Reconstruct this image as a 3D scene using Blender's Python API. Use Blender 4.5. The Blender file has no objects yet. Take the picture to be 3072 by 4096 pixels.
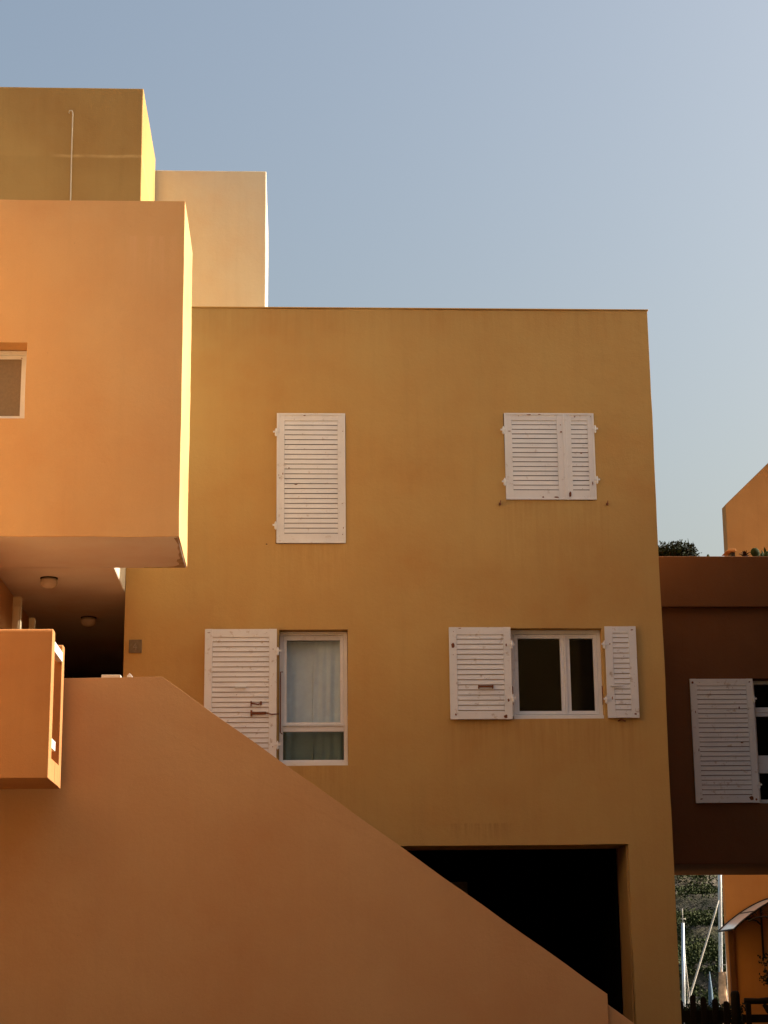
import bpy, bmesh, math, random
from mathutils import Vector, noise, Matrix
random.seed(7)
R = math.radians
scn = bpy.context.scene
COL = scn.collection

# ------------------------------------------------------------------ object helpers
def tag(o, label=None, cat=None, group=None, kind=None):
    if label: o['label'] = label
    if cat: o['category'] = cat
    if group: o['group'] = group
    if kind: o['kind'] = kind
    return o

def thing(name, loc, label, cat, group=None):
    o = bpy.data.objects.new(name, None); COL.objects.link(o)
    o.location = loc; o.empty_display_size = .2
    return tag(o, label, cat, group)

def world_loc(o):
    v = Vector((0, 0, 0))
    while o is not None:
        v += Vector(o.location); o = o.parent
    return v

class MB:
    """collects shapes in world coordinates, links them as one mesh object"""
    def __init__(s): s.v = []; s.f = []; s.m = []; s.mi = 0; s.sm = []; s.smooth = False
    def add(s, vs, fs):
        n = len(s.v); s.v += [tuple(p) for p in vs]
        for f in fs: s.f.append([n + i for i in f]); s.m.append(s.mi); s.sm.append(s.smooth)
    def box(s, x0, x1, y0, y1, z0, z1):
        s.add([(x0,y0,z0),(x1,y0,z0),(x1,y1,z0),(x0,y1,z0),(x0,y0,z1),(x1,y0,z1),(x1,y1,z1),(x0,y1,z1)],
              [(0,3,2,1),(4,5,6,7),(0,1,5,4),(1,2,6,5),(2,3,7,6),(3,0,4,7)])
    def obox(s, c, ax, ay, az):
        c, ax, ay, az = map(Vector, (c, ax, ay, az)); vs = []
        for k in (-1, 1):
            for a, b in ((-1,-1),(1,-1),(1,1),(-1,1)): vs.append(c + ax*a + ay*b + az*k)
        s.add(vs, [(0,3,2,1),(4,5,6,7),(0,1,5,4),(1,2,6,5),(2,3,7,6),(3,0,4,7)])
    def prism_y(s, pts, y0, y1):          # polygon in xz, counterclockwise seen from -y
        n = len(pts)
        vs = [(x, y0, z) for x, z in pts] + [(x, y1, z) for x, z in pts]
        s.add(vs, [tuple(range(n)), tuple(range(2*n-1, n-1, -1))] + [(i, n+i, n+(i+1) % n, (i+1) % n) for i in range(n)])
    def tube(s, pts, r, n=8, caps=True):
        pts = [Vector(p) for p in pts]; rs = r if isinstance(r, (list, tuple)) else [r]*len(pts)
        vs = []; sm = s.smooth; s.smooth = True
        for i, p in enumerate(pts):
            d = (pts[min(i+1, len(pts)-1)] - pts[max(i-1, 0)]).normalized()
            a = Vector((0,0,1)) if abs(d.z) < .9 else Vector((1,0,0))
            u = d.cross(a).normalized(); w = d.cross(u)
            for k in range(n):
                t = 2*math.pi*k/n; vs.append(p + (u*math.cos(t) + w*math.sin(t))*rs[i])
        fs = []
        for i in range(len(pts)-1):
            for k in range(n):
                fs.append((i*n+k, i*n+(k+1) % n, (i+1)*n+(k+1) % n, (i+1)*n+k))
        if caps: fs += [tuple(range(n-1, -1, -1)), tuple((len(pts)-1)*n + k for k in range(n))]
        s.add(vs, fs); s.smooth = sm
    def lathe(s, c, prof, n=24):
        vs = []; sm = s.smooth; s.smooth = True
        for r, z in prof:
            for k in range(n):
                t = 2*math.pi*k/n; vs.append((c[0]+r*math.cos(t), c[1]+r*math.sin(t), c[2]+z))
        fs = []
        for i in range(len(prof)-1):
            for k in range(n): fs.append((i*n+k, i*n+(k+1) % n, (i+1)*n+(k+1) % n, (i+1)*n+k))
        fs += [tuple(range(n-1, -1, -1)), tuple((len(prof)-1)*n+k for k in range(n))]
        s.add(vs, fs); s.smooth = sm
    def build(s, name, mats, parent=None, loc=None, bevel=0, fix=False):
        off = world_loc(parent) if parent else Vector(loc or (0, 0, 0))
        me = bpy.data.meshes.new(name)
        me.from_pydata([tuple(Vector(v) - off) for v in s.v], [], s.f)
        if not isinstance(mats, (list, tuple)): mats = [mats]
        for m in mats: me.materials.append(m)
        me.polygons.foreach_set('material_index', s.m)
        me.polygons.foreach_set('use_smooth', s.sm)
        if fix:
            bm = bmesh.new(); bm.from_mesh(me)
            bmesh.ops.remove_doubles(bm, verts=bm.verts, dist=1e-4)
            bmesh.ops.recalc_face_normals(bm, faces=bm.faces)
            bm.to_mesh(me); bm.free()
        me.update()
        o = bpy.data.objects.new(name, me); COL.objects.link(o)
        if parent: o.parent = parent
        elif loc: o.location = loc
        if bevel:
            b = o.modifiers.new('bevel', 'BEVEL'); b.width = bevel; b.segments = 2
            b.limit_method = 'ANGLE'; b.angle_limit = R(40)
        return o

def lin(a, b, cell, extra=()):
    n = max(1, round((b-a)/cell)); L = [a+(b-a)*i/n for i in range(n+1)]
    for e in extra:
        if a < e < b: L.append(e)
    L = sorted(set(L)); out = [L[0]]; ex = set(extra)
    for v in L[1:]:
        if v - out[-1] < cell*.35:
            if v in ex and out[-1] not in ex and len(out) > 1: out[-1] = v
            elif v in ex and out[-1] in ex: out.append(v)
            elif v == b: 
                if len(out) > 1 and out[-1] not in ex: out[-1] = v
                else: out.append(v)
            continue
        out.append(v)
    if out[-1] != b: out.append(b)
    return out

def wobble(mb, amp=.005, f=.9):
    nv = []
    for v in mb.v:
        p = Vector(v)
        d = noise.noise_vector(p*f)*amp + noise.noise_vector(p*f*4.3+Vector((7,1,3)))*amp*.35
        nv.append(tuple(p+d))
    mb.v = nv

def shell(mb, x0, x1, y0, y1, z0, z1, rooms=(), cell=.3):
    """closed block; rooms = [(rx0,rx1,ry1,rz0,rz1,thick,[holes(x0,x1,z0,z1)])] hollowed behind the front face"""
    holes = [h for r in rooms for h in r[6]]
    xs = lin(x0, x1, cell, [v for h in holes for v in h[:2]])
    zs = lin(z0, z1, cell, [v for h in holes for v in h[2:]])
    ys = lin(y0, y1, cell*2)
    def inside(a, b, hs): return any(h[0]-1e-6 < a < h[1]+1e-6 and h[2]-1e-6 < b < h[3]+1e-6 for h in hs)
    def plane(us, vs_, fn, hs=(), uv=True):
        for i in range(len(us)-1):
            for j in range(len(vs_)-1):
                if hs and inside((us[i]+us[i+1])/2, (vs_[j]+vs_[j+1])/2, hs): continue
                mb.add([fn(us[i],vs_[j]), fn(us[i+1],vs_[j]), fn(us[i+1],vs_[j+1]), fn(us[i],vs_[j+1])], [(0,1,2,3)])
    plane(xs, zs, lambda a, b: (a, y0, b), holes)
    plane(xs, zs, lambda a, b: (a, y1, b))
    plane(ys, zs, lambda a, b: (x0, a, b)); plane(ys, zs, lambda a, b: (x1, a, b))
    plane(xs, ys, lambda a, b: (a, b, z0)); plane(xs, ys, lambda a, b: (a, b, z1))
    for rx0, rx1, ry1, rz0, rz1, th, hs in rooms:
        yi = y0+th
        for hx0, hx1, hz0, hz1 in hs:
            hxs = [x for x in xs if hx0-1e-6 <= x <= hx1+1e-6]; hzs = [z for z in zs if hz0-1e-6 <= z <= hz1+1e-6]
            for z in (hz0, hz1): plane(hxs, [y0, yi], lambda a, b: (a, b, z))
            for x in (hx0, hx1): plane([y0, yi], hzs, lambda a, b: (x, a, b))
        rxs = sorted(set([x for x in xs if rx0 < x < rx1] + [rx0, rx1])); rzs = sorted(set([z for z in zs if rz0 < z < rz1] + [rz0, rz1]))
        mb.mi = 1
        plane(rxs, rzs, lambda a, b: (a, yi, b), hs)
        mb.add([(rx0,ry1,rz0),(rx1,ry1,rz0),(rx1,ry1,rz1),(rx0,ry1,rz1)], [(0,1,2,3)])
        for z in (rz0, rz1): plane(rxs, [yi, ry1], lambda a, b: (a, b, z))
        for x in (rx0, rx1): plane([yi, ry1], rzs, lambda a, b: (x, a, b))
        mb.mi = 0

# ------------------------------------------------------------------ materials
def newmat(name):
    m = bpy.data.materials.new(name); m.use_nodes = True
    nt = m.node_tree; nt.nodes.clear()
    out = nt.nodes.new('ShaderNodeOutputMaterial'); b = nt.nodes.new('ShaderNodeBsdfPrincipled')
    nt.links.new(b.outputs[0], out.inputs[0])
    return m, nt, b
def N(nt, t, **k):
    n = nt.nodes.new('ShaderNode'+t)
    for a, v in k.items():
        if a.startswith('i_'):
            key = a[2:]; key = int(key) if key.isdigit() else key
            n.inputs[key].default_value = v
        else: setattr(n, a, v)
    return n
def mathn(nt, op, a, b=None, clamp=False):
    n = N(nt, 'Math', operation=op); n.use_clamp = clamp
    for i, v in enumerate((a, b)):
        if v is None: continue
        if isinstance(v, (int, float)): n.inputs[i].default_value = v
        else: nt.links.new(v, n.inputs[i])
    return n.outputs[0]
def mix(nt, fac, a, b, mode='MIX'):
    n = N(nt, 'Mix', data_type='RGBA', blend_type=mode)
    for i, v in ((0, fac), (6, a), (7, b)):
        if isinstance(v, (int, float)): n.inputs[i].default_value = v
        elif isinstance(v, tuple): n.inputs[i].default_value = (*v[:3], 1)
        else: nt.links.new(v, n.inputs[i])
    return n.outputs[2]
def ramp(nt, v, a, b, c0=0., c1=1.):
    n = N(nt, 'MapRange'); n.clamp = True
    nt.links.new(v, n.inputs[0]); n.inputs[1].default_value = a; n.inputs[2].default_value = b
    n.inputs[3].default_value = c0; n.inputs[4].default_value = c1
    return n.outputs[0]
def noisen(nt, vec, scale, detail=3, rough=.5, sc=(1,1,1), off=(0,0,0)):
    mp = N(nt, 'Mapping'); mp.inputs[3].default_value = sc; mp.inputs[1].default_value = off
    nt.links.new(vec, mp.inputs[0])
    n = N(nt, 'TexNoise'); n.inputs['Scale'].default_value = scale; n.inputs['Detail'].default_value = detail
    n.inputs['Roughness'].default_value = rough
    nt.links.new(mp.outputs[0], n.inputs['Vector']); return n.outputs[0]
def mul(c, k): return tuple(x*k for x in c)

def plaster(name, base, var=.16, streak=.12, warm=(1.06, .9, .8), grain=.5, seed=0, stains=(), line=None):
    """painted render: cloudy patches, faint vertical brush/rain streaks, sandy bump, small knocks"""
    m, nt, b = newmat(name)
    g = N(nt, 'NewGeometry').outputs['Position']; o = (seed*3.1, seed*1.7, seed*.9)
    big = noisen(nt, g, .55, 4, .55, off=o); med = noisen(nt, g, 2.6, 5, .6, off=o)
    st = noisen(nt, g, 1., 4, .6, sc=(9, 9, .55), off=o); fine = noisen(nt, g, 95, 3, .6)
    dark = tuple(base[i]*(1-var*1.6)*warm[i] for i in range(3)); lite = tuple(min(1, c*(1+var*.7)) for c in base)
    c = mix(nt, ramp(nt, big, .32, .68), dark, lite)
    c = mix(nt, ramp(nt, med, .35, .7, 0, .5), c, base)
    c = mix(nt, ramp(nt, st, .52, .78, 0, streak*2.2), c, mul(base, .55))
    c = mix(nt, ramp(nt, st, .46, .25, 0, streak*1.3), c, tuple(min(1, x*1.18+.02) for x in base))
    c = mix(nt, ramp(nt, fine, .3, .75, 0, .16), c, mul(base, .62))
    sp = N(nt, 'TexVoronoi'); sp.inputs['Scale'].default_value = 3.2; nt.links.new(g, sp.inputs['Vector'])
    c = mix(nt, ramp(nt, sp.outputs['Distance'], .022, .008, 0, .45), c, mul(base, .35))
    sep = N(nt, 'SeparateXYZ'); nt.links.new(g, sep.inputs[0]); X, Y, Z = sep.outputs
    for (x0, x1, z0, z1, amt, col) in stains:       # rain marks: world x range, from z1 running down to z0
        fx = mathn(nt, 'MULTIPLY', ramp(nt, X, x0-.12, x0+.1), ramp(nt, X, x1+.12, x1-.1))
        fz = mathn(nt, 'MULTIPLY', ramp(nt, Z, z0, z1), ramp(nt, Z, z1+.02, z1))
        stn = noisen(nt, g, 1., 4, .65, sc=(16, 1, .8), off=(z0, 0, 0))
        f = mathn(nt, 'MULTIPLY', mathn(nt, 'MULTIPLY', fx, fz), ramp(nt, stn, .42, .72, 0, amt))
        c = mix(nt, f, c, col)
    if line:
        z, x0, x1, col = line
        wv = mathn(nt, 'ADD', Z, mathn(nt, 'MULTIPLY', noisen(nt, g, 3., 4, .6), .05))
        d = mathn(nt, 'ABSOLUTE', mathn(nt, 'SUBTRACT', wv, z+.025))
        f = mathn(nt, 'MULTIPLY', ramp(nt, d, .03, .012), mathn(nt, 'MULTIPLY', ramp(nt, X, x0-.1, x0+.1), ramp(nt, X, x1+.3, x1)))
        c = mix(nt, mathn(nt, 'MULTIPLY', f, ramp(nt, med, .35, .6, .15, .75)), c, col)
        c = mix(nt, mathn(nt, 'MULTIPLY', ramp(nt, wv, z+.03, z), .12), c, mul(base, .7))
    nt.links.new(c, b.inputs['Base Color'])
    b.inputs['Roughness'].default_value = .88; b.inputs['Specular IOR Level'].default_value = .25
    h = mathn(nt, 'ADD', mathn(nt, 'MULTIPLY', fine, .5), mathn(nt, 'MULTIPLY', noisen(nt, g, 22, 4, .6), .8))
    h = mathn(nt, 'ADD', h, mathn(nt, 'MULTIPLY', noisen(nt, g, 3.2, 3, .5), 2.2))
    bp = N(nt, 'Bump'); bp.inputs['Strength'].default_value = grain; bp.inputs['Distance'].default_value = .006
    nt.links.new(h, bp.inputs['Height']); nt.links.new(bp.outputs[0], b.inputs['Normal'])
    return m

def simple(name, col, rough=.6, metal=0, var=.15, sc=12, spec=.4, bump=.1):
    m, nt, b = newmat(name)
    g = N(nt, 'NewGeometry').outputs['Position']; n = noisen(nt, g, sc, 4, .6)
    nt.links.new(mix(nt, ramp(nt, n, .3, .7), mul(col, 1-var), tuple(min(1, c*(1+var)) for c in col)), b.inputs['Base Color'])
    b.inputs['Roughness'].default_value = rough; b.inputs['Metallic'].default_value = metal
    b.inputs['Specular IOR Level'].default_value = spec
    bp = N(nt, 'Bump'); bp.inputs['Strength'].default_value = bump; bp.inputs['Distance'].default_value = .004
    nt.links.new(n, bp.inputs['Height']); nt.links.new(bp.outputs[0], b.inputs['Normal'])
    return m

def paint(name, col, rust=.5, seed=0):
    """old gloss paint on shutters and frames with grime and rust specks"""
    m, nt, b = newmat(name)
    g = N(nt, 'NewGeometry').outputs['Position']; off = (seed, seed*2, 0)
    a = noisen(nt, g, 3, 5, .6, off=off); r1 = noisen(nt, g, 11, 4, .6, off=off); r2 = noisen(nt, g, 42, 2, .5, off=off)
    c = mix(nt, ramp(nt, a, .3, .7), mul(col, .9), col)
    c = mix(nt, ramp(nt, r1, .61, .76, 0, rust*.9), c, (.34, .22, .10))
    f = mathn(nt, 'MULTIPLY', ramp(nt, r2, .70, .76), ramp(nt, r1, .5, .62, 0, rust*1.5), True)
    c = mix(nt, f, c, (.12, .05, .025))
    st = noisen(nt, g, 1, 3, .6, sc=(30, 30, 2), off=off)
    c = mix(nt, ramp(nt, st, .6, .8, 0, .18), c, mul(col, .6))
    nt.links.new(c, b.inputs['Base Color']); b.inputs['Roughness'].default_value = .55
    b.inputs['Specular IOR Level'].default_value = .35
    bp = N(nt, 'Bump'); bp.inputs['Strength'].default_value = .15; bp.inputs['Distance'].default_value = .002
    nt.links.new(r2, bp.inputs['Height']); nt.links.new(bp.outputs[0], b.inputs['Normal'])
    return m

def glassm(name, tint=(.96, .98, 1)):
    m, nt, b = newmat(name)
    b.inputs['Base Color'].default_value = (*tint, 1); b.inputs['Roughness'].default_value = .03
    b.inputs['Transmission Weight'].default_value = 1; b.inputs['IOR'].default_value = 1.22
    return m

def leafm(name, col, var=.5):
    m, nt, b = newmat(name)
    g = N(nt, 'NewGeometry').outputs['Position']; n = noisen(nt, g, 9, 3, .6)
    nt.links.new(mix(nt, ramp(nt, n, .3, .7), mul(col, 1-var), mul(col, 1+var)), b.inputs['Base Color'])
    b.inputs['Roughness'].default_value = .75; b.inputs['Specular IOR Level'].default_value = .12
    return m

OCHRE = (.545, .36, .125)
DK = (.20, .08, .03)
M = {}
M['ochre'] = plaster('ochre_render', OCHRE, .07, .05, seed=1, stains=[
    (-.3, .7, 6.5, 7.3, .35, (.75, .5, .2)), (2.7, 4.2, 6.6, 7.9, .3, (.36, .16, .04)),
    (2.0, 4.5, 4.2, 4.95, .35, (.3, .12, .03)), (-.2, .8, 3.7, 4.35, .35, (.3, .12, .03)),
    (2.0, 2.7, 3.33, 3.6, .6, (.2, .08, .03)), (-2.2, 4.8, 10.0, 10.62, .25, (.36, .17, .04))])
M['orange'] = plaster('orange_render', (.67, .42, .185), .07, .03, seed=2, stains=[(-2.1, -1.5, 9.6, 10.4, .3, (.8, .5, .3))])
M['terracotta'] = plaster('terracotta_render', (.60, .365, .17), .07, .03, seed=3)
M['rustred'] = plaster('rust_orange_render', (.54, .265, .095), .12, .05, seed=11)
M['olive'] = plaster('olive_ochre_render', (.44, .285, .10), .12, .08, seed=4,
                     line=(12.9, -3.35, -2.2, (.62, .42, .17)))
M['cream'] = plaster('cream_render', (.66, .62, .49), .05, .05, seed=5)
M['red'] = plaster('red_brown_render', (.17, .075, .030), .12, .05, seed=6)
M['far'] = plaster('deep_orange_render', (.55, .27, .085), .16, .05, seed=7)
M['soffit'] = plaster('soffit_render', (.74, .70, .60), .10, .0, seed=8)
M['dark_room'] = simple('room_shade_black', (.006, .005, .004), 1, 0, .15, 12, 0)  # near-black colour stands in for the shade inside rooms and passage
M['white'] = paint('shutter_paint', (.82, .83, .82), .55, 1)
M['white_b'] = paint('shutter_paint_worn', (.80, .82, .82), .8, 5)
M['frame'] = paint('frame_paint', (.78, .80, .80), .25, 9)
M['whitebar'] = simple('white_metal_paint', (.85, .82, .76), .45)
M['grimy'] = paint('grimy_paint', (.36, .30, .19), .5, 13)
M['rust'] = simple('rusty_iron', (.20, .07, .03), .85, .2, .4, 60)
M['darkiron'] = simple('dark_iron', (.035, .025, .02), .6, .4, .3, 40)
M['glass'] = glassm('window_glass')
M['greenglass'] = glassm('tinted_glass', (.52, .56, .50))
M['frost'] = simple('obscured_glass', (.22, .155, .075), .35, 0, .12, 30, .5)
M['curtain'] = simple('net_curtain', (.70, .86, .96), .9, 0, .08, 6, .1)
M['wood'] = simple('dark_fence_wood', (.007, .005, .004), .9, 0, .3, 20, .15)
M['mast'] = simple('mast_aluminium', (.62, .64, .66), .35, .6, .08, 4)
M['rope'] = simple('stay_rope', (.5, .45, .38), .8)
M['sail'] = simple('tan_canvas', (.42, .26, .15), .9, 0, .35, 6)
M['blue'] = simple('blue_cover', (.10, .16, .22), .8)
M['hull'] = simple('hull_white', (.7, .7, .68), .4)
M['lampglass'] = simple('opal_glass', (.62, .52, .38), .25, 0, .1, 5, .5)
M['leaf'] = leafm('leaf_green', (.034, .044, .011)); M['leafdark'] = leafm('leaf_dark', (.012, .02, .009))
M['succulent'] = leafm('succulent_green', (.030, .045, .013)); M['aloe'] = leafm('aloe_dark', (.025, .012, .010))
M['bark'] = simple('bark', (.08, .05, .03), .9)
M['clay'] = simple('clay_tile', (.45, .17, .07), .85, 0, .2)
M['plaque'] = simple('sign_tile', (.17, .125, .07), .45, 0, .18, 30); M['digit'] = simple('sign_digit', (.30, .25, .18), .6)
M['canopy'] = simple('canopy_sheet', (.78, .82, .85), .2, 0, .06, 4, .5)
M['canopy'].node_tree.nodes['Principled BSDF'].inputs['Transmission Weight'].default_value = .3
M['tile'] = simple('paving', (.30, .22, .16), .85, 0, .2, 2)
M['pink'] = simple('pink_pot_glaze', (.42, .20, .18), .6)
M['pale'] = simple('pale_board', (.62, .58, .50), .6)

# ------------------------------------------------------------------ window and shutter parts
def shutter(parent, x0, x1, z0, z1, yf, pitch=.0675, stile=.1, top=.1, bot=.13, th=.034, mat='white', lean=0., hinge=None,
            flange=False, label=None):
    """louvred leaf: stiles, rails and overlapping slats; front at yf"""
    mb = MB()
    mb.box(x0, x0+stile, yf, yf+th, z0, z1); mb.box(x1-stile, x1, yf, yf+th, z0, z1)
    mb.box(x0+stile, x1-stile, yf+.002, yf+th-.002, z1-top, z1-.0015); mb.box(x0+stile, x1-stile, yf+.002, yf+th-.002, z0+.0015, z0+bot)
    if flange:                                          # raised rim that laps the opening
        w = .022; ex = .006
        mb.box(x0-.004, x0+w, yf-ex, yf-.0005, z0-.004, z1+.004); mb.box(x1-w, x1+.004, yf-ex, yf-.0005, z0-.004, z1+.004)
        mb.box(x0+w, x1-w, yf-ex, yf-.0005, z1-w, z1+.004); mb.box(x0+w, x1-w, yf-ex, yf-.0005, z0-.004, z0+w)
    a, b = z0+bot, z1-top; n = round((b-a)/pitch); p = (b-a)/n
    xa, xb = x0+stile+.001, x1-stile-.001
    for i in range(n):
        zb = a+i*p+.0105 + random.uniform(-.0008, .0008); zt = a+(i+1)*p+.004
        j = random.uniform(-.001, .001); yb = yf+.004; yt = yf+.0125; t = .006
        if i == n-1: zt = b
        mb.add([(xa,yb,zb),(xb,yb,zb+j),(xb,yt,zt),(xa,yt,zt),(xa,yb+t,zb-.001),(xb,yb+t,zb+j-.001),(xb,yt+t,zt-.001),(xa,yt+t,zt-.001)],
               [(0,1,2,3),(7,6,5,4),(0,4,5,1),(1,5,6,2),(2,6,7,3),(3,7,4,0)])
    if lean: mb.v = [(x+lean*(z-z1), y, z) for x, y, z in mb.v]
    o = mb.build('shutter', M[mat], parent, bevel=.0025)
    if label: o['label'] = label
    for hx, hz in (hinge or ()):
        h = MB(); h.box(hx-.016, hx+.016, yf-.012, yf+.03, hz-.04, hz+.04); h.box(hx-.04, hx+.04, yf-.016, yf-.0125, hz-.006, hz+.02)
        h.tube([(hx, yf-.012, hz-.055), (hx, yf-.012, hz+.055)], .009); h.build('hinge', M['white_b'], o, bevel=.002)
    return o

def spots(parent, pts, mat='rust', name='rust_patch', y=0.):
    for x, z, w, h in pts:
        mb = MB(); k = 9; vs = []
        for i in range(k):
            t = 2*math.pi*i/k; q = random.uniform(.65, 1.15); vs.append((x+w/2*q*math.cos(t), z+h/2*q*math.sin(t)))
        mb.prism_y(vs, y-.0035, y+.001); mb.build(name, M[mat], parent)

def rect_frame(mb, x0, x1, z0, z1, y0, y1, w, wb=None, wt=None):
    wb = wb or w; wt = wt or w
    mb.box(x0, x0+w, y0, y1, z0, z1); mb.box(x1-w, x1, y0, y1, z0, z1)
    mb.box(x0+w, x1-w, y0+.001, y1-.001, z0+.001, z0+wb); mb.box(x0+w, x1-w, y0+.001, y1-.001, z1-wt, z1-.001)

def pane(parent, x0, x1, z0, z1, y, mat='glass'):
    mb = MB(); mb.box(x0-.004, x1+.004, y, y+.005, z0-.004, z1+.004); return mb.build('pane', M[mat], parent)

# ================================================================== OCHRE HOUSE (the main facade)
house = thing('ochre_house', (1.3, 24, 0), 'wide ochre house with four white shuttered windows above a dark garage mouth', 'house')
XL, XR, YF, ZT = -2.262, 4.862, 24.0, 10.645
w_ul = (-.275, .652, 7.319, 9.135); w_ur = (2.817, 4.05, 7.925, 9.15)
w_ll = (-.232, .672, 4.36, 6.15);  w_lr = (2.832, 4.048, 4.957, 6.165)
gar = (.15, 4.283, 0., 3.327)
gx0, gx1, gz0, gz1 = gar
def facade_house():
    m = MB()
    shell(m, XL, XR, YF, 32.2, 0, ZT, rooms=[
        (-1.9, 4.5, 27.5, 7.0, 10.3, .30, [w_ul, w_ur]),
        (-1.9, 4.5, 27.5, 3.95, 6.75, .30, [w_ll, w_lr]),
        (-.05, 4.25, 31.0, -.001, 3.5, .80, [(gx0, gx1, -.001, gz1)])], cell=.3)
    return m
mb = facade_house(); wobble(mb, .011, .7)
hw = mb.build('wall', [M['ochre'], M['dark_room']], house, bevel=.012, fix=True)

# inner pillar behind the garage mouth (painted olive), garage details
mb = MB(); mb.box(4.262, 4.280, 24.07, 24.79, 0, 3.322); mb.build('door_jamb', M['olive'], house, bevel=.004)
mb = MB(); mb.box(1.95, 2.75, 30.2, 30.4, 2.35, 3.2); mb.build('meter_cupboard', M['grimy'], house, bevel=.01)

# roof coping: thin bright mortar edge, dark drip
mb = MB(); mb.box(XL+.004, XR+.012, YF-.012, YF+.22, ZT+.006, ZT+.022); wobble(mb, .004, 1.2); mb.build('roof_coping', M['ochre'], house, bevel=.004)

# upper left shutter (closed)
s = shutter(house, -.270, .648, 7.324, 9.130, 23.988, flange=True, hinge=[(-.285, 8.86), (-.285, 7.56)], label='closed single louvred shutter with rust flecks')
spots(s, [(-.015, 8.13, .05, .012), (-.19, 8.28, .014, .03), (-.245, 8.26, .012, .014), (-.235, 8.22, .016, .012), (.62, 8.88, .012, .012),
          (.62, 7.53, .012, .02), (.61, 7.44, .012, .018), (.1, 9.1, .03, .012), (-.11, 8.36, .018, .02)], y=23.984)
spots(house, [(-.405, 7.31, .03, .02)], y=24.0, mat='darkiron', name='wall_plug')
# upper right shutters (closed pair)
s = shutter(house, 2.822, 3.640, 7.930, 9.145, 23.988, flange=True, hinge=[(2.805, 8.90), (2.805, 8.17)], label='wide closed louvred leaf with rust along its rails')
spots(s, [(3.16, 9.125, .06, .014), (3.3, 9.13, .05, .012), (3.59, 8.98, .014, .018), (3.595, 8.88, .03, .02), (2.885, 8.89, .04, .008), (3.5, 7.96, .08, .018), (3.32, 7.96, .03, .02)], y=23.984)
s = shutter(house, 3.648, 4.045, 7.930, 9.145, 23.988, flange=True, stile=.085, hinge=[(4.062, 8.92), (4.062, 8.20)], label='narrow closed louvred leaf')
spots(s, [(3.69, 8.0, .035, .09), (3.79, 9.1, .018, .02), (3.86, 8.58, .03, .014), (4.0, 8.15, .012, .06), (4.01, 9.1, .01, .012)], y=23.984)
for x in (2.735, 4.19):                                  # iron shutter stops in the wall
    b = MB(); b.tube([(x, 24.02, 7.86), (x, 23.955, 7.862), (x+.004, 23.95, 7.905)], .008); b.tube([(x, 23.955, 7.862), (x-.002, 23.94, 7.835)], [.010, .004])
    b.box(x-.016, x+.012, 23.985, 23.999, 7.85, 7.885)
    b.build('shutter_stop', M['rust'], house)

# lower left window + curtain
def sash_window(x0, x1, z0, z1, y, wf=.045):
    f = MB(); rect_frame(f, x0, x1, z0, z1, y, y+.07, wf); rect_frame(f, x0+wf-.012, x1-wf+.012, z0+wf-.012, z1-wf+.012, y+.02, y+.055, .02)
    return f
x0, x1, z0, z1 = w_ll; yw = YF+.13
f = MB(); rect_frame(f, x0+.004, x1-.004, z0+.006, z1-.004, yw, yw+.075, .05, .085, .05)
zt = 4.82
f.box(x0+.054, x1-.054, yw-.004, yw+.07, zt, zt+.085); f.box(x0+.054, x1-.054, yw-.02, yw-.005, zt+.07, zt+.082)
rect_frame(f, x0+.056, x1-.056, zt+.09, z1-.056, yw+.012, yw+.06, .045, .035, .06)
f.box(x0+.01, x1-.01, yw-.02, yw-.0005, z1-.03, z1-.006)
f.box(x0-.002+.006, x1-.006, yw-.10, yw-.0005, z0+.004, z0+.055)
win = f.build('window', M['frame'], house, bevel=.003); win['label'] = 'tall white casement window with a pale curtain'
pane(win, x0+.10, x1-.10, zt+.125, z1-.115, yw+.03); pane(win, x0+.055, x1-.055, z0+.09, zt, yw+.03, 'greenglass')
cur = MB(); n = 60; zc0, zc1 = 4.42, 6.05; vs = []
rows = 14
for j in range(rows+1):
    t = j/rows; z = zc1+(zc0-zc1)*t
    for i in range(n+1):
        u = i/n; x = x0+.03+(x1-x0-.06)*u
        amp = .012+.02*t
        y = yw+.17 + amp*(math.sin(u*37+math.sin(u*9)*2+t*.8)*(.35+.65*abs(2*u-1)**1.5)) + .02*math.sin(u*5+t)
        x += .03*t*math.sin(u*math.pi)*(1 if u < .5 else -1)*(1-abs(2*u-1))
        vs.append((x, y, z))
cur.smooth = True
cur.add(vs, [(j*(n+1)+i, j*(n+1)+i+1, (j+1)*(n+1)+i+1, (j+1)*(n+1)+i) for j in range(rows) for i in range(n)])
cur.build('curtain', M['curtain'], win)
b = MB(); b.tube([(x0+.045, yw-.055, 5.60), (x0+.02, yw-.075, 5.60), (x0+.02, yw-.075, 4.80), (x0+.045, yw-.05, 4.785)], .0075); b.build('bar', M['rust'], win)
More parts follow.
